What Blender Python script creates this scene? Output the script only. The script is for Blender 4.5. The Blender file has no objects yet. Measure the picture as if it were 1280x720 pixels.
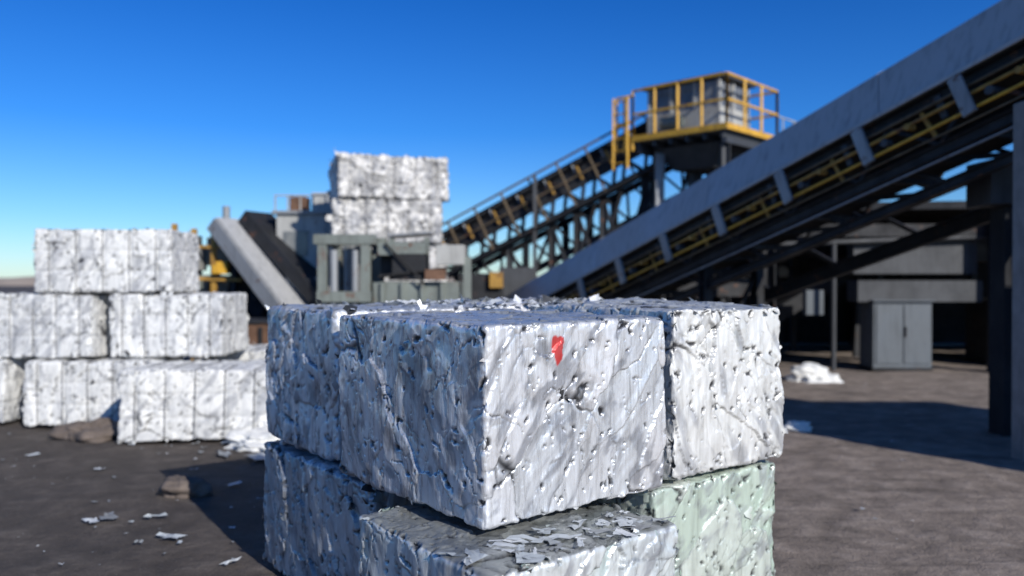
import bpy, math, random
import numpy as np
from mathutils import Vector, Matrix
random.seed(7)
rng = np.random.default_rng(11)
scene = bpy.context.scene

# ------------------------------------------------------------------ noise
def H(ix, iy, iz, seed):
    with np.errstate(over='ignore'):
        h = (ix.astype(np.int64)*374761393 + iy.astype(np.int64)*668265263 + iz.astype(np.int64)*1274126177 + seed*974634777) & 0xFFFFFFFF
        h = ((h ^ (h >> 13))*1274126177) & 0xFFFFFFFF
        h = ((h ^ (h >> 15))*668265263) & 0xFFFFFFFF
        h = h ^ (h >> 16)
    return (h & 0xFFFFFF)/float(0xFFFFFF)
def vnoise(p, seed):
    i = np.floor(p).astype(np.int64); f = p-i; f = f*f*f*(f*(f*6-15)+10)
    r = 0
    for dx in (0, 1):
        for dy in (0, 1):
            for dz in (0, 1):
                w = (f[:, 0] if dx else 1-f[:, 0])*(f[:, 1] if dy else 1-f[:, 1])*(f[:, 2] if dz else 1-f[:, 2])
                r = r+w*H(i[:, 0]+dx, i[:, 1]+dy, i[:, 2]+dz, seed)
    return r
def fbm(p, seed, o=4):
    a = 1; s = 0; t = 0
    for k in range(o):
        s = s+a*vnoise(p*(2.03**k), seed+k*17); t += a; a *= .5
    return s/t
def voro(p, seed):
    i = np.floor(p).astype(np.int64)
    f1 = np.full(len(p), 9.); f2 = np.full(len(p), 9.)
    cid = np.zeros(len(p)); cv = np.zeros((len(p), 3))
    for dx in (-1, 0, 1):
        for dy in (-1, 0, 1):
            for dz in (-1, 0, 1):
                c = i+np.array([dx, dy, dz])
                q = np.stack([H(c[:, 0], c[:, 1], c[:, 2], seed+k) for k in (1, 2, 3)], 1)
                v = p-(c+q)
                d = np.sqrt((v*v).sum(1))
                m = d < f1
                f2 = np.where(m, f1, np.minimum(f2, d))
                f1 = np.where(m, d, f1)
                cid = np.where(m, (q[:, 0]*7.37+q[:, 1]*3.63) % 1., cid)
                cv[m] = v[m]
    return f1, f2, cid, cv

# ------------------------------------------------------------------ materials
def nt(name):
    m = bpy.data.materials.new(name); m.use_nodes = True
    t = m.node_tree; t.nodes.clear()
    out = t.nodes.new('ShaderNodeOutputMaterial')
    b = t.nodes.new('ShaderNodeBsdfPrincipled')
    t.links.new(b.outputs[0], out.inputs[0])
    return m, t, b
def N(t, typ, **kw):
    n = t.nodes.new(typ)
    for k, v in kw.items():
        if k in n.inputs: n.inputs[k].default_value = v
        else: setattr(n, k, v)
    return n
def c4(c):
    if isinstance(c, (int, float)): return (c, c, c, 1)
    return (c[0], c[1], c[2], 1)
def ramp(t, src, stops):
    r = t.nodes.new('ShaderNodeValToRGB')
    e = r.color_ramp.elements
    e[0].position = stops[0][0]; e[0].color = c4(stops[0][1])
    e[1].position = stops[-1][0]; e[1].color = c4(stops[-1][1])
    for p, c in stops[1:-1]:
        x = e.new(p); x.color = c4(c)
    t.links.new(src, r.inputs[0])
    return r.outputs[0]
def mix(t, f, a, b, mode='MIX'):
    n = t.nodes.new('ShaderNodeMix'); n.data_type = 'RGBA'; n.blend_type = mode
    for s, v in ((n.inputs[0], f), (n.inputs[6], a), (n.inputs[7], b)):
        if hasattr(v, 'links'): t.links.new(v, s)
        elif isinstance(v, (int, float)) and s == n.inputs[0]: s.default_value = v
        else: s.default_value = c4(v)
    return n.outputs[2]
def mapping(t, scale=(1, 1, 1), rot=(0, 0, 0)):
    tc = t.nodes.new('ShaderNodeTexCoord')
    mp = t.nodes.new('ShaderNodeMapping')
    mp.inputs['Scale'].default_value = scale
    mp.inputs['Rotation'].default_value = rot
    t.links.new(tc.outputs['Object'], mp.inputs[0])
    return mp.outputs[0]

def simple(name, col, rough=.5, metal=0., var=.3, scale=3., bump=.1, rust=0.):
    m, t, b = nt(name)
    v = mapping(t)
    n = N(t, 'ShaderNodeTexNoise', Scale=scale, Detail=4., Roughness=.65); t.links.new(v, n.inputs['Vector'])
    lo = [c*(1-var) for c in col]; hi = [min(1, c*(1+var)) for c in col]
    c = ramp(t, n.outputs[0], [(.3, lo), (.7, hi)])
    v2 = mapping(t, (6, 6, .8))
    s = N(t, 'ShaderNodeTexNoise', Scale=2., Detail=2.); t.links.new(v2, s.inputs['Vector'])
    k = ramp(t, s.outputs[0], [(.5, 0.), (.8, .8)])
    c = mix(t, k, c, [x*.55 for x in col])
    if rust:
        n3 = N(t, 'ShaderNodeTexNoise', Scale=5., Detail=5., Roughness=.7); t.links.new(v, n3.inputs['Vector'])
        c = mix(t, ramp(t, n3.outputs[0], [(.62-rust*.1, 0.), (.68, 1.)]), c, (.12, .05, .025))
    t.links.new(c, b.inputs['Base Color'])
    b.inputs['Metallic'].default_value = metal
    t.links.new(ramp(t, n.outputs[0], [(.3, min(1, rough+.15)), (.7, max(.1, rough-.1))]), b.inputs['Roughness'])
    if bump:
        bp = N(t, 'ShaderNodeBump', Strength=bump, Distance=.02)
        t.links.new(n.outputs[0], bp.inputs['Height']); t.links.new(bp.outputs[0], b.inputs['Normal'])
    return m

def bale_mat(name, rot=(0, .6, 0), rough=.32, metal=.35, bump=.28, sc=22., lo=.78):
    m, t, b = nt(name); L = t.links
    v = mapping(t, (1, 1, .13), rot)
    st = N(t, 'ShaderNodeTexNoise', Scale=sc, Detail=5., Roughness=.7, Distortion=.4); L.new(v, st.inputs['Vector'])
    at = t.nodes.new('ShaderNodeAttribute'); at.attribute_name = 'film'
    c = mix(t, 1., at.outputs['Color'], ramp(t, st.outputs[0], [(.3, lo), (.5, .97), (.75, 1.)]), 'MULTIPLY')
    L.new(c, b.inputs['Base Color'])
    b.inputs['Metallic'].default_value = metal
    L.new(ramp(t, st.outputs[0], [(.3, max(.1, rough-.1)), (.7, rough+.25)]), b.inputs['Roughness'])
    b2 = N(t, 'ShaderNodeBump', Strength=bump, Distance=.014); L.new(st.outputs[0], b2.inputs['Height'])
    L.new(b2.outputs[0], b.inputs['Normal'])
    return m
M_main = bale_mat('bale_film_foil', (0, .75, .2), .27, .5, .42, 26., .66)
M_rightm = bale_mat('bale_film_foil_pale', (.2, -.5, 0), .34, .3, .34, 22., .74)
M_other = bale_mat('bale_film_crushed', (.3, -.3, 0), .32, .4, .36, 22., .68)
M_far = bale_mat('bale_film_far', (0, 0, 0), .5, .05, .2, 12.)

WH = [(0., (.50, .53, .57)), (.2, (.70, .72, .74)), (.5, (.84, .84, .85)), (1., (.77, .79, .81))]
WS = [(0., (.40, .43, .48)), (.2, (.58, .61, .65)), (.5, (.74, .75, .77)), (1., (.66, .69, .73))]
T_right = [(0., (.58, .59, .57)), (.3, (.75, .75, .72)), (1., (.83, .82, .79))]
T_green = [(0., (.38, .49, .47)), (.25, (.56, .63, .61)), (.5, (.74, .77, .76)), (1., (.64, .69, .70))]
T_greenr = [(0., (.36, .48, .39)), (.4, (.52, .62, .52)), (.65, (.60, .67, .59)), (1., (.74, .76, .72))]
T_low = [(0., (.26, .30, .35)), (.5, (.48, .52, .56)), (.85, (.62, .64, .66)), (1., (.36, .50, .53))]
T_far = [(0., (.52, .53, .53)), (.4, (.72, .72, .70)), (1., (.78, .78, .75))]
T_stack = [(0., (.20, .20, .20)), (.3, (.45, .44, .42)), (.65, (.74, .72, .68)), (1., (.57, .56, .54))]

M_steel = simple('galvanised_steel', (.27, .28, .29), .5, .25, .12, 1.5, .05, .1)
M_hood = simple('conveyor_hood_steel', (.40, .405, .41), .5, .1, .05, .8, .03)
M_green_p = simple('grey_green_paint', (.17, .19, .17), .5, 0., .25, 2., .05, .3)
M_beige = simple('beige_panel', (.38, .38, .36), .6, 0., .15, 1.5, .05, .1)
M_dark = simple('dark_steel', (.014, .015, .018), .65, .1, .4, 3., .1, .1)
M_black = simple('rubber_belt', (.010, .010, .011), .8, 0., .3, 3., .1)
M_yel = simple('yellow_paint', (.62, .34, .03), .45, 0., .2, 4., .05, .3)
M_yeldk = simple('worn_yellow_paint', (.36, .20, .035), .55, 0., .35, 4., .05, .6)
M_rail = simple('weathered_rail', (.12, .085, .045), .6, 0., .4, 4., .05, .4)
M_conc = simple('concrete', (.24, .23, .22), .85, 0., .2, 4., .25)
M_rust = simple('rusty_steel', (.14, .075, .045), .8, 0., .4, 4., .2)
M_cab = simple('cabinet_grey', (.10, .115, .13), .5, 0., .1, 2., .03)  # cabinet grey lowered in the colour to stand in for shadow on it
M_panel = simple('grey_panel', (.042, .045, .05), .6, 0., .2, 2., .03)  # grey darkened so the colour carries the shade under the conveyors
M_wall = simple('dark_wall_cladding', (.012, .013, .016), .85, 0., .3, 1.5, .1)  # near-black base colour stands in for the shed's interior shade
M_wire = simple('bale_wire', (.09, .085, .08), .5, .6, .3, 9., 0)
M_rock = simple('brown_rubble', (.125, .10, .085), .95, 0., .35, 7., .6)
M_glass, tg, bg = nt('tinted_glass')
gn_ = N(tg, 'ShaderNodeTexNoise', Scale=4.); tg.links.new(mapping(tg), gn_.inputs['Vector'])
tg.links.new(ramp(tg, gn_.outputs[0], [(.3, (.10, .11, .12)), (.7, (.22, .22, .21))]), bg.inputs['Base Color']); bg.inputs['Roughness'].default_value = .15

# ------------------------------------------------------------------ mesh helper
def link(o, parent=None):
    scene.collection.objects.link(o)
    if parent: o.parent = parent
    return o
def mesh_np(name, verts, faces, mats, smooth=False, col=None):
    me = bpy.data.meshes.new(name)
    me.from_pydata(verts.tolist() if isinstance(verts, np.ndarray) else [tuple(v) for v in verts], [], faces)
    for m in mats: me.materials.append(m)
    if smooth: me.polygons.foreach_set('use_smooth', [True]*len(me.polygons))
    if col is not None:
        a = me.attributes.new('film', 'FLOAT_COLOR', 'POINT')
        a.data.foreach_set('color', np.concatenate([col, np.ones((len(col), 1))], 1).astype(np.float32).ravel())
    me.update()
    return bpy.data.objects.new(name, me)

class Build:
    def __init__(s, name, loc=(0, 0, 0)):
        s.name = name; s.parts = {}
        s.loc = Vector(loc)
    def _get(s, part, mat):
        if part not in s.parts: s.parts[part] = ([], [], mat)
        return s.parts[part]
    def raw(s, part, mat, vs, fs):
        V, F, _ = s._get(part, mat); n = len(V)
        V.extend([Vector(v) for v in vs]); F.extend([tuple(i+n for i in f) for f in fs])
    def beam(s, part, mat, p0, p1, w, h, up=(0, 0, 1)):
        p0 = Vector(p0); p1 = Vector(p1); a = (p1-p0).normalized(); up = Vector(up)
        sd = a.cross(up)
        if sd.length < 1e-3: sd = a.cross(Vector((0, 1, 0)))
        sd.normalize(); u = sd.cross(a).normalized()
        vs = []
        for p in (p0, p1):
            for i, j in ((-1, -1), (1, -1), (1, 1), (-1, 1)):
                vs.append(p+sd*(i*w/2)+u*(j*h/2))
        s.raw(part, mat, vs, [(0, 1, 2, 3), (7, 6, 5, 4), (0, 4, 5, 1), (1, 5, 6, 2), (2, 6, 7, 3), (3, 7, 4, 0)])
    def box(s, part, mat, c, size, yaw=0):
        c = Vector(c); d = Vector((math.cos(yaw), math.sin(yaw), 0))*size[0]/2
        s.beam(part, mat, c-d, c+d, size[1], size[2])
    def ibeam(s, part, mat, p0, p1, w, h, up=(0, 0, 1), t=.02):
        p0 = Vector(p0); p1 = Vector(p1); a = (p1-p0).normalized(); up = Vector(up)
        sd = a.cross(up)
        if sd.length < 1e-3: sd = a.cross(Vector((0, 1, 0)))
        sd.normalize(); u = sd.cross(a).normalized()
        s.beam(part, mat, p0+u*(h/2-t/2), p1+u*(h/2-t/2), w, t, up)
        s.beam(part, mat, p0-u*(h/2-t/2), p1-u*(h/2-t/2), w, t, up)
        s.beam(part, mat, p0, p1, t, h-2*t-.002, up)
    def cyl(s, part, mat, p0, p1, r, n=10, r1=None):
        p0 = Vector(p0); p1 = Vector(p1); a = (p1-p0).normalized()
        x = a.orthogonal().normalized(); y = a.cross(x); r1 = r if r1 is None else r1
        vs = []
        for p, rr in ((p0, r), (p1, r1)):
            for i in range(n):
                t = 2*math.pi*i/n; vs.append(p+x*math.cos(t)*rr+y*math.sin(t)*rr)
        fs = [(i, (i+1) % n, n+(i+1) % n, n+i) for i in range(n)]+[tuple(range(n-1, -1, -1)), tuple(range(n, 2*n))]
        s.raw(part, mat, vs, fs)
    def done(s, bevel=.006):
        e = bpy.data.objects.new(s.name, None); e.location = s.loc; e.empty_display_size = .3
        link(e)
        for k, (V, F, m) in s.parts.items():
            o = mesh_np(k, [v-s.loc for v in V], F, [m])
            link(o, e)
            if bevel:
                b = o.modifiers.new('bevel', 'BEVEL'); b.width = bevel; b.segments = 1; b.limit_method = 'ANGLE'
        return e

# ------------------------------------------------------------------ bales
def sat(x): return np.clip(x, 0, 1)
def tri(x): return np.abs((x % 1.)*2-1)
def tintc(t, stops):
    xs = [s[0] for s in stops]
    return np.stack([np.interp(t, xs, [s[1][k] for s in stops]) for k in range(3)], 1)
def lerp(a, b, f): return a*(1-f[:, None])+np.asarray(b)*f[:, None]

def bale(name, center, yaw, L, W, Hh, z0, seed, res, mat, tint, nflake=200, amp=1., wires=0, flake=.035, lean=(0, 0), dark=.5, tilt=None, stretch=.3, red=None, edgek=1., crum=1., top=None, streak=.55):
    hx, hy, hz = L/2, W/2, Hh/2
    r = .022
    rg = np.random.default_rng(seed)
    pts = []; quads = []; n = 0
    hs = np.array([hx, hy, hz])
    for ax in (0, 1, 2):
        for sgn in (-1, 1):
            a1, a2 = [(1, 2), (0, 2), (0, 1)][ax]
            n1 = max(4, int(2*hs[a1]/res)); n2 = max(4, int(2*hs[a2]/res))
            g1, g2 = np.meshgrid(np.linspace(-hs[a1], hs[a1], n1+1), np.linspace(-hs[a2], hs[a2], n2+1), indexing='ij')
            p = np.zeros((g1.size, 3)); p[:, a1] = g1.ravel(); p[:, a2] = g2.ravel(); p[:, ax] = sgn*hs[ax]
            idx = np.arange(g1.size).reshape(g1.shape)+n
            q = np.stack([idx[:-1, :-1].ravel(), idx[1:, :-1].ravel(), idx[1:, 1:].ravel(), idx[:-1, 1:].ravel()], 1)
            if (sgn > 0) == (ax == 1): q = q[:, ::-1]
            pts.append(p); quads.append(q); n += g1.size
    P = np.concatenate(pts); Q = np.concatenate(quads)
    u, inv = np.unique(np.round(P, 5), axis=0, return_inverse=True)
    inv = inv.reshape(-1); Q = inv[Q]; P = u
    core = np.clip(P, -(hs-r), hs-r)
    nv = P-core; nn = np.linalg.norm(nv, axis=1, keepdims=True); nrm = nv/np.maximum(nn, 1e-6)
    P0 = core+nrm*r
    q = P0+seed*13.7
    warp = np.stack([fbm(q*2.2, seed+5, 3), fbm(q*2.2+9, seed+6, 3), fbm(q*2.2+17, seed+7, 3)], 1)-.5
    qw = q+warp*.20
    torn = (np.stack([fbm(q*26, seed+8, 2), fbm(q*26+9, seed+9, 2), fbm(q*26+3, seed+10, 2)], 1)-.5)*.022
    th = tilt if tilt is not None else rg.uniform(-.8, .8); ct, sn_ = math.cos(th), math.sin(th)
    R = np.array([[ct, 0, sn_], [0, 1, 0], [-sn_, 0, ct]])
    th2 = rg.uniform(-.4, .4); c2, s2 = math.cos(th2), math.sin(th2)
    R = R@np.array([[1, 0, 0], [0, c2, s2], [0, -s2, c2]])
    qr = qw@R
    qa = (qw+torn)@R*np.array([1, 1, stretch])
    d = (fbm(q*1.5, seed+1, 2)-.5)*.035
    f1, f2, cid, cv = voro(qa*4.2, seed+11)
    tl = np.stack([np.sin(cid*91), np.cos(cid*57), np.sin(cid*133)], 1)
    d = d+(cid-.5)*.018+(cv*tl).sum(1)*.008
    e1 = f2-f1
    g1, g2, cid2, cv2 = voro(qa*14+3, seed+23)
    t2 = np.stack([np.sin(cid2*71), np.cos(cid2*47), np.sin(cid2*113)], 1)
    e2 = g2-g1
    sm = sat((fbm(q*3., seed+29, 2)-.46)*6)*crum
    d = d+((cid2-.5)*.006+(cv2*t2).sum(1)*.006)*(.06+.94*sm)
    ql = q+warp*.12
    for k, (fr, am) in enumerate(((2.2, .008), (3.9, .0065), (7.1, .0045), (13., .003), (24., .0019))):
        a = rg.uniform(-.5, .5)+th*.4; bz = rg.uniform(-.5, .5)
        ang = a+(cid-.5)*1.3
        dirx = np.cos(ang)*.75; diry = np.cos(ang)*.75*(1 if k % 2 else -1); dirz = np.sin(ang)*.9
        ph = ql[:, 0]*dirx+ql[:, 1]*diry+ql[:, 2]*dirz
        gt = 1. if fr < 9 else sat((fbm(q*4+k, seed+33+k, 2)-.38)*4)
        d = d+(tri(ph*fr+cid*3.1+bz)-.5)*am*gt
    edge = sat(1-(np.sort(hs-np.abs(P0), axis=1)[:, 1])/.05)*edgek
    gate = sat((fbm(q*4.5, seed+41, 3)-.56)*8)
    slit1 = sat(1-e1/.045)*sat(gate+edge*.2)
    slit2 = sat(1-e2/.08)*sat((fbm(q*5, seed+43, 3)-.61+.04*edge+.04*dark)*10)*(.3+.7*dark)
    rn = np.abs(fbm(qw*np.array([1, 1, .6])*5.5, seed+45, 4)-.5)
    slit3 = sat(1-rn/.007)*sat((fbm(q*6, seed+46, 3)-.58+.05*dark)*12)
    rag = sat((fbm(qw*24, seed+47, 3)-.71+.09*edge+.03*dark)*12)
    c = sat(slit1+slit2*.85+slit3+rag)
    d = d-c*.012
    d = d+edge*(fbm(q*22, seed+51, 3)-.55)*.028
    if wires:
        xs = np.linspace(-hx*.78, hx*.78, wires)
        for x in xs: d = d-.012*np.exp(-((P0[:, 0]-x)/.03)**2)
        for z in (-hz*.33, hz*.33): d = d-.008*np.exp(-((P0[:, 2]-z)/.02)**2)
    d = d*amp
    D = P0+nrm*d[:, None]
    D = D+(np.stack([fbm(q*1.1+3, seed+61, 2), fbm(q*1.1+7, seed+62, 2), np.full(len(q), .5)], 1)-.5)*.04
    hgt = (D[:, 2]+hz)/Hh
    D[:, 0] += lean[0]*hgt; D[:, 1] += lean[1]*hgt
    D[:, 2] += hz
    col = tintc(sat(cid*.6+cid2*.4*sm+.2*(1-sm)), tint)
    st = fbm(qr*np.array([18, 18, 2.0]), seed+71, 5)
    col = lerp(col, (.25, .26, .29), sat((st-.51)/.16)*streak)
    st2 = fbm(qw*5+5, seed+73, 4)
    col = lerp(col, (.22, .225, .24), sat((st2-.58)/.08)*.45*dark)
    col = lerp(col, (.12, .125, .135), sat(1-e1/.02)*.5)
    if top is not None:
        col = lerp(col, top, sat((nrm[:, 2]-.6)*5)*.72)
    col = lerp(col, (.022, .022, .026), c*.95)
    if red is not None:
        x = D[:, 0]-red[0]; z = D[:, 2]-red[1]
        s = 1-np.sqrt((x/(.030*(1+np.clip(z/.075, -1, .6)*.55)+.004))**2+(z/.07)**2)
        s = s+(fbm(D*40, 5, 3)-.5)*.8
        col = lerp(col, (.66, .05, .045), sat(s*8)*(D[:, 1] < -hy+.15)*.95)
    V = [D]; F = [tuple(x) for x in Q.tolist()]; CO = [col]
    if nflake:
        wgt = .12+edge*2.4+c; wgt = wgt*(nrm[:, 2] > -.5); wgt /= wgt.sum()
        ids = rg.choice(len(D), nflake, p=wgt)
        base = D[ids]; nr = nrm[ids]
        rv = rg.normal(size=(nflake, 3)); t1 = np.cross(nr, rv); t1 /= np.linalg.norm(t1, axis=1, keepdims=True)
        t2_ = np.cross(nr, t1)
        sz = flake*(.25+rg.exponential(.5, nflake)).clip(.2, 2.)[:, None]
        asp = rg.uniform(.25, .9, nflake)[:, None]
        lift = rg.uniform(.02, .5, nflake)[:, None]
        dirv = t1*np.sqrt(1-lift**2*.9)+nr*lift
        o0 = base-nr*.006
        k = rg.uniform(-.4, .4, (nflake, 6, 1))
        vv = np.stack([o0-t2_*sz*asp*.5, o0+t2_*sz*asp*.5,
                       o0+dirv*sz*.5-t2_*sz*asp*(.6+k[:, 0])+nr*sz*.15, o0+dirv*sz*.5+t2_*sz*asp*(.6+k[:, 1])+nr*sz*.1,
                       o0+dirv*sz*(1+k[:, 2])-t2_*sz*asp*(.3+k[:, 3]), o0+dirv*sz*(.9+k[:, 4])+t2_*sz*asp*(.35+k[:, 5])-nr*sz*.15], 1).reshape(-1, 3)
        n0 = len(D); V.append(vv)
        fl = rg.random(nflake)
        for i in range(nflake):
            b = n0+i*6; F.append((b, b+1, b+3, b+2)); F.append((b+2, b+3, b+5, b+4))
        fc = tintc(rg.random(nflake), tint); fc[fl < .2] *= .12
        CO.append(np.repeat(fc, 6, axis=0))
    o = mesh_np(name, np.concatenate(V), F, [mat], True, np.concatenate(CO))
    o.location = (center[0], center[1], z0); o.rotation_euler = (0, 0, yaw)
    link(o)
    if wires:
        bw = Build('w')
        for x in np.linspace(-hx*.78, hx*.78, wires):
            pp = [(-hy, .02), (hy, .02), (hy+.004, Hh*.5), (hy, Hh-.0), (0, Hh+.004), (-hy, Hh-.0), (-hy-.004, Hh*.5)]
            for i in range(len(pp)):
                a = pp[i]; b_ = pp[(i+1) % len(pp)]
                bw.cyl('w', M_wire, (x+lean[0]*a[1]/Hh, a[0]+lean[1]*a[1]/Hh, a[1]), (x+lean[0]*b_[1]/Hh, b_[0]+lean[1]*b_[1]/Hh, b_[1]), .004, 5)
        V_, F_, _ = bw.parts['w']
        w = mesh_np('baling_wire', V_, F_, [M_wire]); link(w, o)
    return o

YAW = math.radians(38)
U = np.array([math.cos(YAW), math.sin(YAW)]); Vv = np.array([-U[1], U[0]])
P0c = np.array([-.107, 3.04])
def cl(name, u0, u1, v0, v1, z0, h, seed, mat, tint, res=.0075, dy=0, **k):
    c = P0c+U*(u0+u1)/2+Vv*(v0+v1)/2
    return bale(name, c, YAW+dy, u1-u0, v1-v0, h, z0, seed, res, mat, tint, **k)

BN = 'scrap_film_bale'
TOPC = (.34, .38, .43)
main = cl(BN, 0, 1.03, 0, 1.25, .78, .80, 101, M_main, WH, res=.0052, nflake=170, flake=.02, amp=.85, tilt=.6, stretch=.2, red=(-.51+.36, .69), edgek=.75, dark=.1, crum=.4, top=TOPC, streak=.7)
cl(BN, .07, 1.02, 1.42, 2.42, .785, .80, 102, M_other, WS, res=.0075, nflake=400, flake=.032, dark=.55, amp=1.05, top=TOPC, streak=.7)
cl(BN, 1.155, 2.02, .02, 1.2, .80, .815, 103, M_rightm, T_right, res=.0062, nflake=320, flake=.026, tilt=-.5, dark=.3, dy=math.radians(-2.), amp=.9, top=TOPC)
cl(BN, 1.12, 2.0, 1.38, 2.3, .80, .80, 109, M_other, WH, res=.016, nflake=260, flake=.06)
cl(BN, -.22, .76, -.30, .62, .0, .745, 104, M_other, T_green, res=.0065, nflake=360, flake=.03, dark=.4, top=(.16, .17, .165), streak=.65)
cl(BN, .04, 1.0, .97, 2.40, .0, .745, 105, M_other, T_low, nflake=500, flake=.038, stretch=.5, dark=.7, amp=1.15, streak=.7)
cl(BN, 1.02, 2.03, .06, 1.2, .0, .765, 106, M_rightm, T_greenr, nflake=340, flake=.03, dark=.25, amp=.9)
cl(BN, 1.12, 2.0, 1.3, 2.3, .0, .78, 110, M_other, T_low, res=.025, nflake=150, flake=.06)

def fb(x, y, yaw, z0, seed, L=1.36, W=1.1, **k):
    return bale(BN, (x, y), math.radians(yaw), L, W, .77, z0, seed, .018, M_far, T_far, nflake=160, flake=.045, wires=5, amp=1.1, dark=.4, stretch=.8, **k)
fb(-3.50, 9.15, 6, 0, 201, L=1.6, lean=(.02, 0))
fb(-5.10, 10.05, 3, 0, 202, L=1.5)
fb(-6.85, 10.3, -4, 0, 203)
fb(-4.28, 10.35, 2, .80, 204)
fb(-5.84, 10.3, -3, .80, 205, L=1.5)
fb(-5.05, 10.3, 4, 1.60, 206, L=1.62)
fb(-7.5, 10.5, 0, .8, 207)
fb(-3.6, 11.5, 0, 0, 208)
for i in range(5):
    bale(BN, (-2.42-.05*(i % 2), 15.6), math.radians(14+i*1.0-6*(i % 2)), 2.08-.04*(i % 2), 1.4, .80, i*.82, 301+i, .022, M_far, T_stack, nflake=260, flake=.07, wires=5, amp=1.8, stretch=1., dark=1.4)

# ------------------------------------------------------------------ ground
def ground_mat():
    m, t, b = nt('yard_ground'); L = t.links
    v = mapping(t)
    n1 = N(t, 'ShaderNodeTexNoise', Scale=.35, Detail=3., Roughness=.6); L.new(v, n1.inputs['Vector'])
    n2 = N(t, 'ShaderNodeTexNoise', Scale=3.5, Detail=6., Roughness=.7); L.new(v, n2.inputs['Vector'])
    n3 = N(t, 'ShaderNodeTexNoise', Scale=90., Detail=3., Roughness=.7); L.new(v, n3.inputs['Vector'])
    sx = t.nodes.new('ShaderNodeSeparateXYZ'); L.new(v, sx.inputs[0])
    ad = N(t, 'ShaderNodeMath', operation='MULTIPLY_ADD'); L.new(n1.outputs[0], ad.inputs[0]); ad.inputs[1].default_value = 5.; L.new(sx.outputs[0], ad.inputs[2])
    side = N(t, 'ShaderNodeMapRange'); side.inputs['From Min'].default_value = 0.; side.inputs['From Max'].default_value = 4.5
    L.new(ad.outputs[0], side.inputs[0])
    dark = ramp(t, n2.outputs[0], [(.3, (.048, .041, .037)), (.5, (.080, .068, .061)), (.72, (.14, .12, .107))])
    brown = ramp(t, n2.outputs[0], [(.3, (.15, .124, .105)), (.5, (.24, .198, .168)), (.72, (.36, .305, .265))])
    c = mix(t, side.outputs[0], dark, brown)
    mp = mapping(t, (.7, 5, 1), (0, 0, .5))
    n4 = N(t, 'ShaderNodeTexNoise', Scale=1.2, Detail=3., Roughness=.6, Distortion=.6); L.new(mp, n4.inputs['Vector'])
    c = mix(t, ramp(t, n4.outputs[0], [(.52, 0.), (.70, .5)]), c, (.06, .05, .044))
    n5 = N(t, 'ShaderNodeTexNoise', Scale=1.1, Detail=5., Roughness=.7); L.new(v, n5.inputs['Vector'])
    c = mix(t, ramp(t, n5.outputs[0], [(.52, 0.), (.66, .5)]), c, (.055, .047, .041))
    c = mix(t, ramp(t, n3.outputs[0], [(.3, .6), (.48, 0.)]), c, (.025, .022, .02))
    c = mix(t, ramp(t, n3.outputs[0], [(.64, 0.), (.70, .5)]), c, (.42, .39, .36))
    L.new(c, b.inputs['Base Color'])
    L.new(ramp(t, n2.outputs[0], [(.3, .8), (.7, .97)]), b.inputs['Roughness'])
    b.inputs['Specular IOR Level'].default_value = .25
    b1 = N(t, 'ShaderNodeBump', Strength=.6, Distance=.012); L.new(n3.outputs[0], b1.inputs['Height'])
    b2 = N(t, 'ShaderNodeBump', Strength=.6, Distance=.06); L.new(n2.outputs[0], b2.inputs['Height']); L.new(b1.outputs[0], b2.inputs['Normal'])
    L.new(b2.outputs[0], b.inputs['Normal'])
    return m
M_ground = ground_mat()
gx = np.unique(np.concatenate([np.linspace(-900, -14, 12), np.linspace(-14, 16, 200), np.linspace(16, 900, 12)]))
gy = np.unique(np.concatenate([np.linspace(-300, -2, 6), np.linspace(-2, 26, 190), np.linspace(26, 1500, 14)]))
X, Y = np.meshgrid(gx, gy, indexing='ij')
gp = np.stack([X.ravel(), Y.ravel(), np.zeros(X.size)], 1)
near = np.clip(1-np.maximum(np.abs(gp[:, 0]-1)-12, 0)/3, 0, 1)*np.clip(1-np.maximum(gp[:, 1]-22, 0)/3, 0, 1)
gz = ((fbm(gp*.9+50, 3, 4)-.5)*.05+(fbm(gp*4+50, 4, 2)-.5)*.012-.03)*near
gp[:, 2] = gz
idx = np.arange(X.size).reshape(X.shape)
gq = np.stack([idx[:-1, :-1].ravel(), idx[1:, :-1].ravel(), idx[1:, 1:].ravel(), idx[:-1, 1:].ravel()], 1)
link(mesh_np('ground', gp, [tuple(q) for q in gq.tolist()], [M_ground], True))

V = []; F = []; CE = []
def scrap(x, y, s, z=0., flat=.28):
    n = len(V); k = 4
    a = random.random()*6.28; asp = random.uniform(.3, .9)
    ph = random.random()*6; cc = random.random()
    for i in range(k):
        for j in range(k):
            px = (i/(k-1)-.5)*s*(1+random.uniform(-.35, .35)); py = (j/(k-1)-.5)*s*asp*(1+random.uniform(-.35, .35))
            pz = .004+abs(math.sin(i*1.3+ph)*math.cos(j*1.7+ph))*s*flat*random.uniform(.3, 1)
            V.append((x+px*math.cos(a)-py*math.sin(a), y+px*math.sin(a)+py*math.cos(a), z+pz)); CE.append(cc)
    for i in range(k-1):
        for j in range(k-1):
            if random.random() < .8:
                b = n+i*k+j; F.append((b, b+k, b+k+1, b+1))
for _ in range(260):
    x = random.uniform(-6.5, -1.0); y = random.uniform(3.6, 9.5)
    scrap(x, y, .010+.03*random.random()**3*2, -.012)
for _ in range(7):
    scrap(random.uniform(-5.5, -1.4), random.uniform(4, 8.6), random.uniform(.07, .13), -.012, .15)
for _ in range(34):
    scrap(random.gauss(-2.6, .5), random.gauss(8.3, .2), random.uniform(.04, .18), -.01)
for _ in range(160):
    scrap(random.uniform(2.5, 9), random.uniform(4, 15), .012+.04*random.random()**4, -.012)
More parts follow.
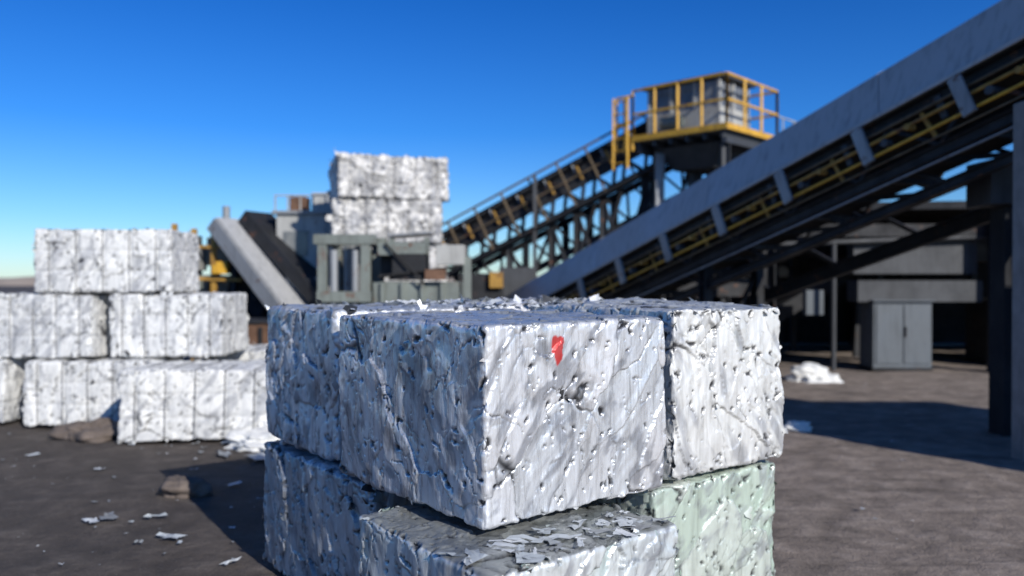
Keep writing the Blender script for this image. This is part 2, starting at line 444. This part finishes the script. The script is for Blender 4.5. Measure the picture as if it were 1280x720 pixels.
for x, y, s in ((-2.35, 5.4, .20), (-2.1, 7.6, .34), (-2.5, 7.9, .3), (-2.9, 8.0, .3), (-3.0, 5.9, .16), (-1.75, 4.95, .13), (-2.65, 5.9, .14)):
    scrap(x, y, s, -.012, .18)
for _ in range(50):
    u = random.uniform(-.2, .75); v = random.uniform(-.28, -.04); p = P0c+U*u+Vv*v
    scrap(p[0], p[1], random.uniform(.03, .12), .75, .12)
for _ in range(50):
    u = random.uniform(.75, 2.0); v = random.uniform(.95, 2.2); p = P0c+U*u+Vv*v
    scrap(p[0], p[1], random.uniform(.06, .2), 1.59)
CE = tintc(np.array(CE), [(0., (.2, .21, .22)), (.4, (.38, .42, .45)), (1., (.60, .62, .64))])
link(mesh_np('scattered_film_scraps', V, F, [M_far], False, CE))

def lump(name, x, y, sx, sy, sz, seed, mat, res=40, rough=.35, attr=False):
    th, ph = np.meshgrid(np.linspace(0, math.pi, res), np.linspace(0, 2*math.pi, res*2), indexing='ij')
    d = np.stack([np.sin(th)*np.cos(ph), np.sin(th)*np.sin(ph), np.cos(th)], -1).reshape(-1, 3)
    f = fbm(d*1.6+seed*3.1, seed, 5)
    rr = 1+(f-.5)*2*rough
    v = d*rr[:, None]*np.array([sx, sy, sz]); v[:, 2] = np.maximum(v[:, 2], -.04)
    idx = np.arange(res*res*2).reshape(res, res*2)
    q = np.stack([idx[:-1, :-1].ravel(), idx[1:, :-1].ravel(), idx[1:, 1:].ravel(), idx[:-1, 1:].ravel()], 1)
    o = mesh_np(name, v, [tuple(k) for k in q.tolist()], [mat], True, tintc(fbm(d*7, seed, 3)*1.6-.3, T_far) if attr else None)
    o.location = (x, y, 0); link(o); return o
lump('rock', -2.72, 6.6, .2, .16, .13, 3, M_rock, rough=.5)
lump('dirt_pile', -4.75, 9.0, .36, .3, .15, 5, M_rock, rough=.5)
lump('crumpled_film_heap', 5.35, 14.1, .42, .3, .20, 8, M_far, rough=.9, attr=True)
lump('crumpled_film_heap', -2.6, 8.6, .45, .3, .13, 9, M_far, rough=.9, attr=True)
lump('crumpled_film_heap', 3.35, 9.4, .18, .12, .06, 12, M_far, rough=.9, attr=True)

# ------------------------------------------------------------------ main inclined conveyor
A0 = Vector((0, 18.1, 1.48)); A1 = Vector((5.27, 8.2, 4.78))
aa = (A1-A0).normalized(); LA = (A1-A0).length
an = Vector((0, 0, 1)).cross(aa).normalized()
if an.x > 0: an = -an
au = (Vector((0, 0, 1))-aa*aa.z).normalized()
def pa(s, n, u): return A0+aa*s+an*n+au*u
def conveyor():
    b = Build('inclined_conveyor', A0)
    s0, s1 = -2.5, 17.2
    s = s0; i = 0
    while s < s1:
        e = min(s+3.1, s1)
        g = .004; o = .004*(i % 2)
        prof = [(.22+o, -.60), (.02+o, -.02), (-.12, .05+o), (-1.1, .05+o), (-1.24, -.02), (-1.44, -.60)]
        inn = [(x*(1) + (-.02 if x > -.6 else .02), y-.02) for x, y in prof]
        vs = [pa(s+g, *p) for p in prof]+[pa(e-g, *p) for p in prof]+[pa(s+g, *p) for p in inn]+[pa(e-g, *p) for p in inn]
        fs = []
        for k in range(5):
            fs.append((k, k+1, 6+k+1, 6+k)); fs.append((12+k+1, 12+k, 18+k, 18+k+1))
            fs.append((k+1, k, 12+k, 12+k+1)); fs.append((6+k, 6+k+1, 18+k+1, 18+k))
        fs += [(0, 6, 18, 12), (11, 5, 17, 23)]
        b.raw('hood_panel', M_hood, vs, fs)
        s = e; i += 1
    b.beam('hood_lip', M_hood, pa(s0, .235, -.60), pa(s1, .235, -.60), .03, .05, au)
    for n in (.1, -1.3):
        b.ibeam('stringer', M_dark, pa(s0, n, -.70), pa(s1, n, -.70), .10, .16, au)
        b.ibeam('stringer', M_dark, pa(s0, n, -1.28), pa(s1, n, -1.28), .10, .14, au)
        k = s0+.3
        while k < s1-1:
            b.beam('lattice', M_dark, pa(k, n, -.77), pa(k+.55, n, -1.22), .05, .05)
            b.beam('lattice', M_dark, pa(k+.55, n, -1.22), pa(k+1.1, n, -.77), .05, .05)
            k += 1.1
    b.beam('belt', M_black, pa(s0, -.6, -.62), pa(s1, -.6, -.62), 1.2, .03, au)
    b.beam('return_belt', M_black, pa(s0, -.6, -1.12), pa(s1, -.6, -1.12), 1.15, .02, au)
    for uu, nn, mm, rr in ((-.80, .24, M_rail, .018), (-.90, .26, M_yeldk, .022), (-1.06, .26, M_yel, .020), (-1.17, .24, M_rail, .015), (-1.40, .15, M_steel, .016), (-1.55, -.3, M_dark, .05)):
        b.cyl('pipe_%d' % int(-uu*100), mm, pa(s0, nn, uu), pa(s1, nn, uu), rr, 8)
    k = s0+.6; i = 0
    while k < s1:
        b.beam('bracket', M_steel, pa(k, .30, -.66), pa(k+.06, .30, -1.12), .15, .05, an)
        b.cyl('roller', M_panel, pa(k+.3, .18, -.97), pa(k+.3, .30, -.97), .05, 12)
        b.cyl('roller_yellow', M_yeldk, pa(k+.62, .17, -.92), pa(k+.62, .3, -.92), .04, 10)
        b.beam('cross_tie', M_dark, pa(k, .1, -1.28), pa(k, -1.3, -1.28), .08, .08)
        b.beam('cross_tie', M_dark, pa(k+.5, .1, -1.28), pa(k+1., -1.3, -1.28), .04, .06)
        b.beam('gusset', M_yeldk, pa(k+.75, .17, -.8), pa(k+.85, .17, -1.15), .05, .03, an)
        b.beam('small_bracket', M_panel, pa(k+1.0, .2, -.72), pa(k+1.02, .2, -1.0), .08, .04, an)
        k += 1.28; i += 1
    b.ibeam('lower_beam', M_dark, pa(s0+4, -1.5, -1.75), pa(s1, -1.5, -1.75), .12, .2, au)
    b.ibeam('lower_beam', M_dark, pa(s0+4, -.1, -1.62), pa(s1, -.1, -1.62), .1, .12, au)
    k = s0+4
    while k < s1:
        b.beam('hanger', M_dark, pa(k, -1.4, -1.3), pa(k+.4, -1.5, -1.7), .06, .06)
        b.beam('hanger', M_dark, pa(k, -.1, -1.3), pa(k+.4, -.1, -1.6), .05, .05); k += 1.4
    for s in (2., 6.2):
        for n in (-.1, -1.2):
            p = pa(s, n, -1.3); b.ibeam('leg', M_dark, (p.x, p.y, -.05), p, .16, .16, aa)
        p = pa(s, -.1, -1.3); q = pa(s, -1.2, -1.3)
        b.beam('leg_brace', M_dark, (p.x, p.y, .2), (q.x, q.y, q.z-.1), .06, .06)
    return b.done()
conveyor()

b = Build('conveyor_support_tower', (5.2, 8., 0))
b.ibeam('column', M_conc, (5.09, 7.85, -.05), (5.09, 7.85, 3.5), .2, .2, (1, 0, 0), .03)
b.ibeam('column_rear', M_dark, (6.35, 8.7, -.05), (6.35, 8.7, 3.4), .24, .24, (1, 0, 0), .03)
b.beam('cross_head', M_panel, (5.35, 9.15, 2.85), (6.9, 9.15, 2.85), .5, .5)
b.beam('column_mid', M_wall, (5.75, 9.2, -.05), (5.75, 9.2, 2.59), .3, .3)
b.beam('brace', M_dark, (5.09, 7.95, .4), (6.3, 8.65, 3.0), .08, .08)
b.done()

b = Build('discharge_hopper', (9.4, 3.8, 0))  # unseen bin added out of frame to cast the shadow on the yard
b.box('bin', M_hood, (9.6, 3.75, 3.0), (3.6, 1.4, 3.4))
b.box('skirt', M_dark, (9.6, 3.75, .6), (3.5, 1.3, 1.2))
for x in (7.85, 11.35):
    for y in (3.1, 4.4): b.beam('post', M_yel, (x, y, -.05), (x, y, 4.6), .12, .12)
b.done()

# ------------------------------------------------------------------ second conveyor with head platform
B0 = Vector((-1.9, 20.4, 1.75)); B1 = Vector((4.6, 18.2, 5.05))
ba = (B1-B0).normalized(); LB = (B1-B0).length
bn = Vector((0, 0, 1)).cross(ba).normalized()
if bn.y > 0: bn = -bn
bu = (Vector((0, 0, 1))-ba*ba.z).normalized()
def pb(s, n, u): return B0+ba*s+bn*n+bu*u
b = Build('truss_conveyor', B0)
for n in (0, -1.1):
    b.ibeam('top_chord', M_dark, pb(0, n, .75), pb(LB, n, .75), .12, .18, bu)
    b.ibeam('bottom_chord', M_dark, pb(0, n, 0), pb(LB, n, 0), .12, .16, bu)
    s = 0
    while s < LB-.6:
        b.beam('web', M_dark, pb(s, n, 0), pb(s+.42, n, .7), .08, .08)
        b.beam('web', M_dark, pb(s+.42, n, .7), pb(s+.84, n, 0), .08, .08)
        s += .84
b.beam('belt', M_black, pb(0, -.55, .86), pb(LB, -.55, .86), 1.0, .04, bu)
b.beam('belt_cover', M_wall, pb(.5, -.55, 1.02), pb(LB-.5, -.55, 1.02), .9, .12, bu)
b.beam('skirt_plate', M_dark, pb(0, .07, .55), pb(LB, .07, .55), .03, .35, bu)
b.cyl('handrail', M_rail, pb(.2, .25, 1.15), pb(LB-.6, .25, 1.15), .03, 8)
b.cyl('handrail_mid', M_rail, pb(.2, .25, .62), pb(LB-.6, .25, .62), .02, 8)
s = .2; i = 0
while s < LB-.4:
    b.beam('rail_post', M_rail, pb(s, .25, -.05), pb(s, .25, 1.15), .05, .05)
    b.beam('rail_post_yellow', M_yeldk, pb(s+.4, .16, .5), pb(s+.4, .16, .85), .06, .05)
    b.beam('idler_bracket', M_steel, pb(s+.3, .1, .75), pb(s+.3, .1, .95), .06, .04)
    s += .78; i += 1
b.beam('walkway', M_dark, pb(0, .22, -.08), pb(LB, .22, -.08), .5, .05, bu)
b.ibeam('lower_chord', M_dark, pb(.5, .0, -.9), pb(LB+.6, .0, -.9), .12, .16, bu)
b.ibeam('lower_chord_far', M_panel, pb(.5, -1.1, -1.2), pb(LB+.6, -1.1, -1.2), .12, .14, bu)
b.ibeam('lower_chord', M_dark, pb(1.5, -.5, -1.7), pb(LB+.6, -.5, -1.7), .12, .2, bu)
s = .5
while s < LB:
    b.beam('hanger', M_dark, pb(s, 0, 0), pb(s+.35, 0, -.85), .06, .06)
    b.beam('hanger', M_dark, pb(s+.35, 0, -.85), pb(s+.7, 0, 0), .06, .06)
    b.beam('hanger', M_dark, pb(s+.3, -.5, -.9), pb(s+.65, -.5, -1.7), .06, .06)
    s += .7
for s, m in ((2.2, M_panel), (3.4, M_dark), (4.1, M_dark), (4.8, M_dark), (5.9, M_dark), (7.1, M_panel)):
    for n in (.1, -1.2):
        p = pb(s, n, 0); b.ibeam('leg_%s' % m.name[:4], m, (p.x, p.y, -.05), p, .18, .18, (1, 0, 0))
    p = pb(s, .1, 0); r_ = pb(s+1.2, .1, 0)
    b.beam('brace', M_dark, (p.x, p.y, .4), (r_.x, r_.y, r_.z-.2), .08, .08)
    b.beam('brace', M_dark, (r_.x, r_.y, .4), (p.x, p.y, p.z-.2), .08, .08)
    b.beam('brace', M_dark, (p.x, p.y, p.z*.5), (r_.x, r_.y, p.z*.5), .1, .1)
p = pb(3.0, .35, 0); b.beam('gate_post', M_panel, (p.x, p.y, p.z-1.6), (p.x, p.y, p.z+1.2), .09, .09)
b.done()

C = Vector((4.44, 16.5, 4.93)); ld = Vector((-.72, .69, 0)).normalized(); rdv = Vector((.69, .72, 0)).normalized()
def pc(l, r, z=0): return C+ld*l+rdv*r+Vector((0, 0, z))
b = Build('conveyor_head_platform', C)
ll, rr_ = 2.35, 2.3
def slab(part, mat, l0, l1, r0, r1, z0, z1, ins=0.):
    vs = [pc(l0+ins, r0+ins, z0), pc(l0+ins, r1-ins, z0), pc(l1-ins, r1-ins, z0), pc(l1-ins, r0+ins, z0), pc(l0, r0, z1), pc(l0, r1, z1), pc(l1, r1, z1), pc(l1, r0, z1)]
    b.raw(part, mat, vs, [(0, 1, 2, 3), (7, 6, 5, 4), (0, 4, 5, 1), (1, 5, 6, 2), (2, 6, 7, 3), (3, 7, 4, 0)])
slab('deck', M_steel, 0, ll, 0, rr_, -.05, 0)
slab('kick_plate', M_yel, -.03, ll+.03, -.035, -.004, -.05, .08)
slab('kick_plate', M_yel, -.035, -.004, 0., rr_+.03, -.05, .08)
for i in range(6): slab('joist', M_panel, .1+i*.42, .18+i*.42, .05, rr_-.05, -.2, -.052)
slab('girder', M_panel, .02, .14, .05, rr_, -.32, -.202); slab('girder', M_panel, ll-.2, ll-.08, .05, rr_, -.32, -.202)
slab('discharge_chute', M_panel, .35, ll-.3, .35, rr_-.2, -.7, -.21, .35)
def rail(p, q, n, h=1.1, m=M_yel):
    for i in range(n+1):
        x = p.lerp(q, i/n); b.beam('rail_post', m, x, x+Vector((0, 0, h)), .055, .055)
    for z in (h, h*.52): b.beam('rail', m, p+Vector((0, 0, z)), q+Vector((0, 0, z)), .05, .05)
rail(pc(0, 0), pc(ll, 0), 4); rail(pc(0, 0), pc(0, rr_), 3); rail(pc(0, rr_), pc(ll, rr_), 3)
rail(pc(ll, 0, -.25), pc(ll+.45, 0, -.25), 2, 1.25)
for l in (ll+.1, ll+.5): b.beam('ladder_rail', M_yel, pc(l, -.06, -.65), pc(l, -.06, 1.0), .05, .05)
for i in range(6): b.beam('ladder_rung', M_yel, pc(ll+.1, -.06, -.5+i*.28), pc(ll+.5, -.06, -.5+i*.28), .03, .03)
slab('walkway', M_dark, .0, .6, rr_, rr_+2.2, -.08, -.03)
for i in range(4): b.beam('walk_post', M_beige, pc(0, rr_+.3+i*.55), pc(0, rr_+.3+i*.55, .55), .03, .03)
b.beam('walk_rail', M_beige, pc(0, rr_, .55), pc(0, rr_+2.2, .55), .03, .03)
slab('cabin_lower_panel', M_beige, .35, 2.2, .35, 1.7, .0, .55)
slab('cabin_window', M_glass, .40, 2.15, .40, 1.65, .55, 1.15)
for l in (.36, .95, 1.55, 2.13):
    for r in (.36, 1.62): slab('cabin_mullion', M_beige if r < 1 else M_dark, l, l+.07, r, r+.07, .55, 1.15)
slab('cabin_mullion', M_beige, .36, .43, .95, 1.02, .55, 1.15)
slab('cabin_roof', M_panel, .25, 2.3, .25, 1.8, 1.15, 1.22)
slab('cabin_panel', M_steel, .395, 1.0, .385, .42, .4, 1.1)
b.cyl('drive_motor', M_green_p, pc(1.2, .18, .3), pc(1.7, .18, .3), .14, 14)
for l, r in ((.15, .2), (.15, 2.1), (2.1, 2.1)):
    p = pc(l, r, -.3); b.ibeam('leg', M_panel, (p.x, p.y, -.05), p, .18, .18, (1, 0, 0))
p = pc(1.9, .4, -.3); b.ibeam('leg_pale', M_steel, (p.x, p.y, -.05), p, .2, .2, (1, 0, 0))
b.done()

# ------------------------------------------------------------------ processing building on right
b = Build('open_processing_shed', (9, 18, 0))
b.box('rear_wall', M_wall, (11, 22, 1.75), (13, .2, 3.5))
b.box('side_wall', M_wall, (17.4, 19, 1.75), (.2, 6, 3.5))
vs = [(4.6, 15.2, 3.05), (17.6, 15.2, 3.25), (17.6, 22.2, 3.6), (4.6, 22.2, 3.4), (4.6, 15.2, 3.2), (17.6, 15.2, 3.4), (17.6, 22.2, 3.75), (4.6, 22.2, 3.55)]
b.raw('roof', M_wall, vs, [(3, 2, 1, 0), (4, 5, 6, 7), (0, 1, 5, 4), (1, 2, 6, 5), (2, 3, 7, 6), (3, 0, 4, 7)])
for x in (4.9, 9.42, 13.5, 17.2):
    for y in (15.4, 21.7): b.ibeam('column', M_dark, (x, y, -.05), (x, y, 3.05), .3, .3, (1, 0, 0), .03)
b.beam('front_panel', M_panel, (6.75, 15.9, 2.2), (9.2, 15.9, 2.2), .3, .66)
b.beam('front_panel_lower', M_panel, (6.75, 15.8, 1.53), (9.2, 15.8, 1.53), .5, .42)
b.beam('front_duct', M_dark, (5.2, 15.7, 2.72), (12, 15.7, 2.72), .3, .25)
b.beam('inner_duct', M_dark, (5., 17.5, 2.6), (13, 17.5, 2.3), .7, .5)
b.beam('slope_chute', M_dark, (5.2, 17, .8), (8.5, 17, 2.8), .8, .3)
b.cyl('pipe_run', M_panel, (5.2, 15.6, 2.45), (9.3, 15.6, 2.6), .05, 10)
b.cyl('pipe_drop', M_panel, (6.3, 15.6, -.02), (6.3, 15.6, 2.5), .05, 10)
b.box('switch_box', M_cab, (6.05, 16.0, 1.3), (.35, .2, .5))
for i in range(9):
    x = 5.3+i*.9; b.beam('inner_post', M_dark, (x, 18.5+(i % 3)*.8, -.05), (x+.1*(i % 2), 18.5+(i % 3)*.8, 3.1), .14, .14)
b.beam('low_hopper', M_dark, (9.9, 16.8, .7), (12.5, 16.8, .7), 1.2, 1.3)
b.beam('low_hopper_rim', M_rust, (9.9, 16.2, 1.4), (12.5, 16.2, 1.4), .15, .15)
b.done()
b = Build('electrical_cabinet', (7.6, 15.6, 0))
b.box('body', M_cab, (7.58, 15.75, .68), (1.14, .6, 1.3))
b.box('door_panel', M_cab, (7.31, 15.44, .7), (.5, .02, 1.15)); b.box('door_panel', M_cab, (7.85, 15.44, .7), (.5, .02, 1.15))
b.box('base', M_dark, (7.58, 15.75, .02), (1.18, .64, .06)); b.box('handle', M_dark, (7.63, 15.42, .75), (.03, .03, .2))
b.box('top_lip', M_cab, (7.58, 15.72, 1.345), (1.2, .68, .03))
b.done()

b = Build('sorting_machine', (3.5, 18, 0))
random.seed(21)
b.box('hopper', M_dark, (2.2, 19, 1.0), (1.8, 1.2, 1.8))
b.box('drive_unit', M_dark, (-.7, 18.2, .95), (1.0, .8, 1.9)); b.box('drive_guard', M_yeldk, (-.35, 17.7, 1.75), (.3, .1, .35))
b.box('tail_box', M_panel, (.1, 18.9, 1.0), (.8, .6, 2.1))
b.box('duct', M_dark, (4.0, 16.8, 1.6), (2.4, .5, .4), .2)
b.box('panel', M_wall, (5.2, 19.8, 1.7), (2.2, .8, 1.7), -.1)
b.box('side_body', M_beige, (6.1, 18.6, 1.95), (.6, .4, .25), -.1)
for i in range(46):
    x = random.uniform(.3, 6.4); y = random.uniform(16.9, 19.8); z = .5+.42*x+random.uniform(-.3, .5)
    z = min(z, 3.2)
    b.beam('frame_post', M_dark, (x, y, -.05), (x+random.uniform(-.2, .2), y, z), .1, .1)
    b.beam('frame_strut' if i % 5 else 'frame_strut_yellow', M_dark if i % 5 else M_yeldk, (x, y, z*.9), (x+random.uniform(-1.3, 1.3), y+.2, z*random.uniform(.5, .9)), .07, .07)
b.done()

# ------------------------------------------------------------------ baler in front of the tall stack
b = Build('baling_press', (-1.8, 12.4, 0))
g = M_green_p
for x in (-2.85, -2.2):
    for y in (12, 13): b.beam('frame_post', g, (x, y, -.05), (x, y, 2.28), .14, .14)
for y in (12, 13): b.beam('frame_head', g, (-2.98, y, 2.36), (-2.05, y, 2.36), .16, .15)
for x in (-2.85, -2.2): b.beam('frame_side', g, (x, 12.08, 2.36), (x, 12.92, 2.36), .14, .13)
b.beam('frame_mid', g, (-2.92, 11.89, 1.5), (-2.1, 11.89, 1.5), .04, .16)
b.cyl('ram', M_steel, (-2.5, 12.5, 1.0), (-2.5, 12.5, 2.28), .14, 16)
b.cyl('ram', M_steel, (-2.68, 11.98, 1.2), (-2.68, 11.98, 2.2), .06, 12)
b.cyl('ram', M_steel, (-2.36, 11.98, 1.2), (-2.36, 11.98, 2.2), .05, 12)
b.box('backing_plate', M_dark, (-2.5, 13.1, 1.2), (.8, .05, 2.1))
b.box('body', g, (-1.45, 12.6, .85), (1.3, 1.2, 1.75))
b.box('press_box', M_dark, (-1.55, 12.2, 1.95), (.5, .5, .4))
b.box('press_box', M_dark, (-1.9, 12.5, 2.05), (.25, .5, .5))
b.beam('top_beam', g, (-2.02, 12.1, 2.22), (-1.3, 12.1, 2.22), .3, .2)
b.beam('top_plate', M_beige, (-1.15, 12.3, 2.13), (-.72, 12.3, 2.13), .6, .3)
b.box('side_box', M_rust, (-1.15, 12.0, 1.83), (.3, .3, .16))
b.beam('end_post', g, (-.68, 12.1, -.05), (-.68, 12.1, 2.1), .12, .12)
b.cyl('hydraulic_line', M_black, (-2.0, 11.9, 1.8), (-.8, 11.9, 1.95), .025, 8)
b.cyl('hydraulic_line', M_black, (-1.9, 11.9, 2.3), (-1.3, 11.85, 1.7), .02, 8)
b.beam('roof_plate', M_steel, (-1.95, 12.9, 2.45), (-1.3, 12.9, 2.5), .8, .04)
for x in (-1.9, -1.35): b.beam('short_post', g, (x, 12.6, 1.75), (x, 12.6, 2.42), .08, .08)
for i in range(4): b.beam('rib', g, (-1.95+i*.3, 11.97, .1), (-1.95+i*.3, 11.97, 1.72), .06, .06)
b.done()

# ------------------------------------------------------------------ feed station left of the stack
b = Build('feed_conveyor_station', (-5, 16.5, 0))
t0 = Vector((-5.85, 16.4, 2.95)); t1 = Vector((-4.2, 15.6, 1.1))
b.beam('chute_cover', M_hood, t0, t1, .7, .2)
b.beam('chute_lip', M_steel, t0+Vector((-.2, -.36, -.06)), t1+Vector((-.2, -.36, -.06)), .06, .3)
b.beam('belt_shade', M_dark, t0+Vector((.45, .35, .12)), t1+Vector((.6, .35, .15)), .8, .3)
b.box('control_room', M_beige, (-4.35, 17.2, 2.25), (1.0, 1.6, 1.7)); b.box('control_room_base', M_beige, (-4.05, 16.4, 1.15), (1.0, .8, 1.3))
b.box('control_room_roof', M_steel, (-4.35, 17.2, 3.14), (1.15, 1.75, .07))
b.box('window', M_glass, (-4.45, 16.39, 2.5), (.5, .03, .5))
for i in range(5): b.beam('roof_rail_post', M_beige, (-4.9+i*.26, 16.5, 3.17), (-4.9+i*.26, 16.5, 3.5), .03, .03)
b.beam('roof_rail', M_beige, (-4.92, 16.5, 3.5), (-3.82, 16.5, 3.5), .03, .03)
b.box('roof_unit', M_rust, (-4.6, 17.3, 3.36), (.35, .4, .36))
b.box('roof_unit_pale', M_beige, (-4.1, 17.3, 3.4), (.4, .4, .45))
for x in (-6.9, -6.5, -6.1, -5.7):
    b.beam('frame_post_yellow' if x < -6 else 'frame_post', M_yeldk if x < -6 else M_dark, (x, 16.3, -.05), (x, 16.3, 2.9-.25*(x+6.9)), .1, .1)
    b.beam('frame_post', M_dark, (x+.15, 17.2, -.05), (x+.15, 17.2, 2.7), .1, .1)
for z in (1.1, 1.8, 2.45):
    b.beam('frame_rail', M_yeldk, (-7., 16.22, z), (-5.5, 16.22, z-.05), .05, .07)
for i in range(5): b.beam('frame_brace', M_dark, (-6.9+i*.4, 16.4, .3+.3*(i % 2)), (-6.5+i*.35, 16.6, 2.4-.2*i), .06, .06)
b.box('machine_body', M_green_p, (-6.3, 17., 1.1), (1.2, .8, 1.5))
b.box('machine_box', M_beige, (-6.65, 16.6, 2.2), (.4, .5, .5)); b.box('motor', M_yel, (-5.9, 16.2, 2.0), (.3, .3, .25))
b.box('dark_box', M_dark, (-5.2, 17.1, 1.0), (1.2, 1, 1.9))
b.box('upper_box', M_green_p, (-6.15, 17.0, 2.35), (.5, .6, .6)); b.box('upper_box_pale', M_beige, (-5.75, 17.2, 2.7), (.35, .5, .5))
b.cyl('exhaust', M_steel, (-6.2, 17.3, 2.6), (-6.2, 17.3, 3.35), .08, 12)
b.cyl('exhaust', M_steel, (-5.75, 17.3, 2.6), (-5.75, 17.3, 3.1), .06, 12)
b.done()
b = Build('low_container', (-4.6, 14, 0))
b.box('body', M_rust, (-4.6, 14, .5), (1.6, 1., 1.0)); b.box('rim', M_dark, (-4.6, 14, 1.03), (1.66, 1.06, .06))
for i in range(5): b.box('rib', M_dark, (-5.25+i*.33, 13.48, .5), (.06, .06, .9))
b.done()

# distant hills
hx = np.linspace(-400, 260, 240); V = []; F = []
hp = np.stack([hx*.02, hx*0, hx*0], 1); hh = fbm(hp*3, 77, 4)
for i, x in enumerate(hx):
    V += [(x, 240, -.5), (x, 260, 2.0+2.2*hh[i]), (x, 320, -.5)]
for i in range(len(hx)-1):
    a = i*3; F += [(a, a+3, a+4, a+1), (a+1, a+4, a+5, a+2)]
M_hill = simple('dry_hill', (.38, .31, .24), .95, 0, .25, .05, 0)
link(mesh_np('hills', V, F, [M_hill], True))

# ------------------------------------------------------------------ light, sky, camera
sun_dir = Vector((.585, -.811, 0)).normalized(); el = math.radians(28)
sd = Vector((sun_dir.x*math.cos(el), sun_dir.y*math.cos(el), math.sin(el)))
ld_ = bpy.data.lights.new('sun', 'SUN'); ld_.energy = 5.0; ld_.angle = math.radians(.5); ld_.color = (1, .955, .89)
so = bpy.data.objects.new('sun', ld_); so.rotation_euler = sd.to_track_quat('Z', 'Y').to_euler(); so.location = (20, -40, 30); link(so)
w = bpy.data.worlds.new('World'); scene.world = w; w.use_nodes = True
t = w.node_tree; t.nodes.clear()
o = t.nodes.new('ShaderNodeOutputWorld'); bgd = t.nodes.new('ShaderNodeBackground'); sk = t.nodes.new('ShaderNodeTexSky')
sk.sky_type = 'NISHITA'; sk.sun_disc = False; sk.sun_elevation = el; sk.sun_rotation = math.atan2(sun_dir.x, sun_dir.y)
sk.altitude = 200; sk.air_density = 1.; sk.dust_density = .2; sk.ozone_density = 3.
tc = t.nodes.new('ShaderNodeTexCoord'); sp = t.nodes.new('ShaderNodeSeparateXYZ'); t.links.new(tc.outputs['Generated'], sp.inputs[0])
tint = ramp(t, sp.outputs[2], [(0., (.60, .78, .98)), (.07, (.38, .66, 1.0)), (.18, (.14, .49, .99)), (.36, (.05, .37, .90)), (.8, (.38, .58, .84))])
skc = mix(t, 1., sk.outputs[0], tint, 'MULTIPLY')
bgd.inputs[1].default_value = .13
t.links.new(skc, bgd.inputs[0]); t.links.new(bgd.outputs[0], o.inputs[0])

cd = bpy.data.cameras.new('camera'); cam = bpy.data.objects.new('camera', cd); link(cam)
cd.lens = 28; cd.sensor_width = 36; cd.clip_end = 4000; cd.clip_start = .05
cam.location = (0, 0, 1.75); cam.rotation_euler = (math.radians(90-.575), 0, 0)
cd.dof.use_dof = True; cd.dof.focus_distance = 3.3; cd.dof.aperture_fstop = 1.15
scene.camera = cam
scene.view_settings.view_transform = 'Standard'; scene.view_settings.look = 'None'; scene.view_settings.exposure = 0
